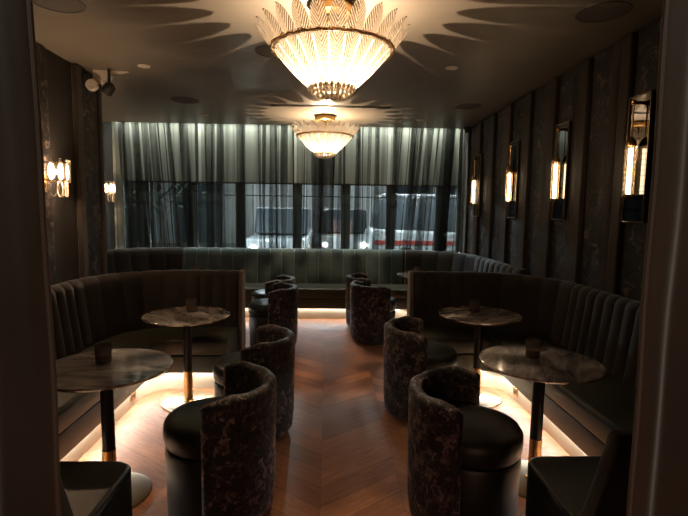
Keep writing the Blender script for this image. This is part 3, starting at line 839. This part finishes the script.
# ------------------------------------------------------------ street outside
bm = bmesh.new(); box(bm, -14, 14, 8.11, 30, .10, .20)
o = struct(fin('ground_street', bm, simple('asphalt', (.05, .05, .05), .5, noise=.3), smooth=False))
bm = bmesh.new(); box(bm, -14, 14, 20, 21, .20, 9)
b_ = fin('building', bm, simple('far_render', (.16, .165, .16), .8, noise=.3, nscale=1.2), None, smooth=False); tag(b_, 'dim building across the street behind the curtained windows', 'building')
M['hazeglow'] = emit('haze_glow_panel', (.82, .93, 1), .5)  # glow added for the pale haze behind the centre panes
for x, x2 in ((-9, -7.2), (-6.2, -4.4), (-3.1, -1.7), (-1.3, .45), (1.0, 1.75), (2.4, 4.2), (5, 7)):
    bm = bmesh.new(); box(bm, x, x2, 19.93, 19.99, .25, 2.8); fin('window', bm, 'hazeglow' if -4 < x < 2 else simple('dark_glass', (.02, .025, .03), .1), b_, smooth=False)  # glowing panels stand in for haze, the others are dark windows
M['carwhite'] = simple('white_car_paint', (.5, .53, .54), .3, coat=.5)
M['carglass'] = simple('car_glass', (.06, .07, .08), .2)
M['tyre'] = simple('tyre', (.015, .015, .015), .7)
M['head'] = emit('headlight', (1, .97, .85), 110)
M['red'] = simple('red_stripe', (.42, .05, .035), .5)
def car(name, label, loc, rz, L_, W_, H_, hood, stripe=False, cat='car'):
    t = thing(name, label, cat, loc, rz)
    bm = bmesh.new()
    h1 = H_ * .55
    pf = [(-L_ / 2, .22), (-L_ / 2, h1 * .9), (-L_ / 2 + .08, h1), (L_ / 2 - hood * .05, h1 * .86), (L_ / 2, h1 * .7), (L_ / 2, .22)]
    a = [bm.verts.new((x, -W_ / 2, z)) for x, z in pf]; b = [bm.verts.new((x, W_ / 2, z)) for x, z in pf]
    bm.faces.new(a); bm.faces.new(b)
    for i in range(len(pf)): j = (i + 1) % len(pf); bm.faces.new((a[i], a[j], b[j], b[i]))
    fin('body', bm, 'carwhite', t, bevel=.06, seg=3)
    bm = bmesh.new()
    x1 = L_ / 2 - hood
    vs0 = [(-L_ / 2 + .12, h1 - .02), (x1, h1 - .03), (x1 - .45 if hood > .5 else x1 - .12, H_), (-L_ / 2 + .25, H_)]
    a = [bm.verts.new((x, -W_ / 2 + .08, z)) for x, z in vs0]; b = [bm.verts.new((x, W_ / 2 - .08, z)) for x, z in vs0]
    bm.faces.new(a); bm.faces.new(b)
    for i in range(4): j = (i + 1) % 4; bm.faces.new((a[i], a[j], b[j], b[i]))
    fin('cabin', bm, 'carglass', t, bevel=.05, seg=3)
    bm = bmesh.new(); box(bm, -L_ / 2 + .3, x1 - .5, -W_ / 2 + .1, W_ / 2 - .1, H_ - .01, H_ + .03); fin('roof', bm, 'carwhite', t, bevel=.015)
    for sx in (-L_ * .32, L_ * .32):
        for sy in (-1, 1):
            bm = bmesh.new(); mx = Matrix.Translation((sx, sy * (W_ / 2 - .08), .26)) @ Matrix.Rotation(pi / 2, 4, 'X')
            lathe(bm, [(0, -.1), (.28, -.1), (.32, -.07), (.32, .07), (.28, .1), (0, .1)], 24, mx=mx); fin('wheel', bm, 'tyre', t)
    for sy in (-1, 1):
        bm = bmesh.new(); ball(bm, (L_ / 2 - .01, sy * (W_ / 2 - .25), h1 * .58), .07, 10); fin('headlight', bm, 'head', t)
    if stripe:
        bm = bmesh.new(); box(bm, -L_ / 2 + .1, L_ / 2 - .1, -W_ / 2 - .012, -W_ / 2 - .002, .62, .72); fin('stripe', bm, 'red', t)
    return t
car('parked_car', 'pale car with lit headlights facing the window, seen through the sheers left of centre', (-1.30, 14, .20), R(-90), 4.2, 1.6, 1.45, 1.1)
car('parked_car', 'pale car with lit headlights in the street behind the centre window', (.45, 15.5, .20), R(-90), 4.2, 1.6, 1.45, 1.1)
car('delivery_van', 'white van with a red side stripe parked outside the right windows', (3.4, 12.3, .20), R(0), 4.8, 1.9, 1.8, .5, True, 'van')
def tree(label, x, y, seed):
    t = thing('street_tree', label, 'tree', (x, y, .20)); rd = random.Random(seed)
    bm = bmesh.new(); tube(bm, [(0, 0, 0), (.03, 0, .9), (-.04, .05, 1.9), (.05, 0, 3.2)], [.09, .07, .055, .02], 8)
    for i in range(9):
        z = 1.0 + i * .22; a = rd.uniform(0, 6.3); l = rd.uniform(.5, .9)
        tube(bm, [(0, 0, z), (l * .5 * cos(a), l * .5 * sin(a), z + .25), (l * cos(a), l * sin(a), z + .65)], [.03, .02, .006], 6)
    fin('trunk', bm, simple('bark', (.05, .04, .03), .8), t)
    bm = bmesh.new()
    for i in range(500):
        a = rd.uniform(0, 6.3); r_ = rd.uniform(.2, 1.1); z = rd.uniform(1.4, 3.6); c = Vector((r_ * cos(a), r_ * sin(a), z))
        m3 = Matrix.Translation(c) @ Matrix.Rotation(rd.uniform(0, 6), 4, (rd.random(), rd.random(), 1))
        bm.faces.new([bm.verts.new(m3 @ Vector(p)) for p in ((-.05, 0, 0), (0, .02, .03), (.05, 0, 0), (0, -.02, .03))])
    fin('foliage', bm, simple('leaves', (.04, .07, .025), .6), t, smooth=False)
tree('small street tree outside the leftmost windows', -3.9, 11.3, 4)
lamp('outdoor_light', 'POINT', (-2.2, 11.0, 3.4), 1100, (.75, .88, 1), None, .15)
lamp('outdoor_light', 'POINT', (2.0, 10.2, 3.0), 600, (.80, .92, 1), None, .15)

lamp('outdoor_light', 'POINT', (-.4, 16.5, 3.6), 1300, (.85, .95, 1), None, .15)  # unseen lamp added to brighten the building front
# unseen fills added on the camera side to light the drapes
for lx in (-1.05, 1.05):
    lamp('drape_fill', 'AREA', (lx, .55, 2.86), 1.0, (.98, 1, .80), None, .12, .12, (R(22), 0, 0), 110)
lamp('drape_fill', 'AREA', (.3, -1.0, .9), 6, (1, .50, .32), None, 1.2, .8, (R(80), 0, 0))

# ------------------------------------------------------------ world, camera
w = bpy.data.worlds.new('World'); S.world = w; w.use_nodes = True
bg = w.node_tree.nodes['Background']; bg.inputs[0].default_value = (.30, .36, .45, 1); bg.inputs[1].default_value = .02
F_, PT, RL, YA = 477., R(5.6), R(.8), R(1.9)
f = Vector((sin(YA) * cos(PT), cos(YA) * cos(PT), -sin(PT))); r = Vector((cos(YA), -sin(YA), 0)); u = r.cross(f)
r2 = r * cos(RL) + u * sin(RL); u2 = -r * sin(RL) + u * cos(RL)
cam = bpy.data.cameras.new('camera'); co = bpy.data.objects.new('camera', cam); COL.objects.link(co)
mw = Matrix((r2, u2, -f)).transposed().to_4x4(); mw.translation = Vector((0, 0, 1.6)); co.matrix_world = mw
cam.sensor_width = 36; cam.lens = F_ * 36 / 688; cam.clip_start = .05
S.camera = co
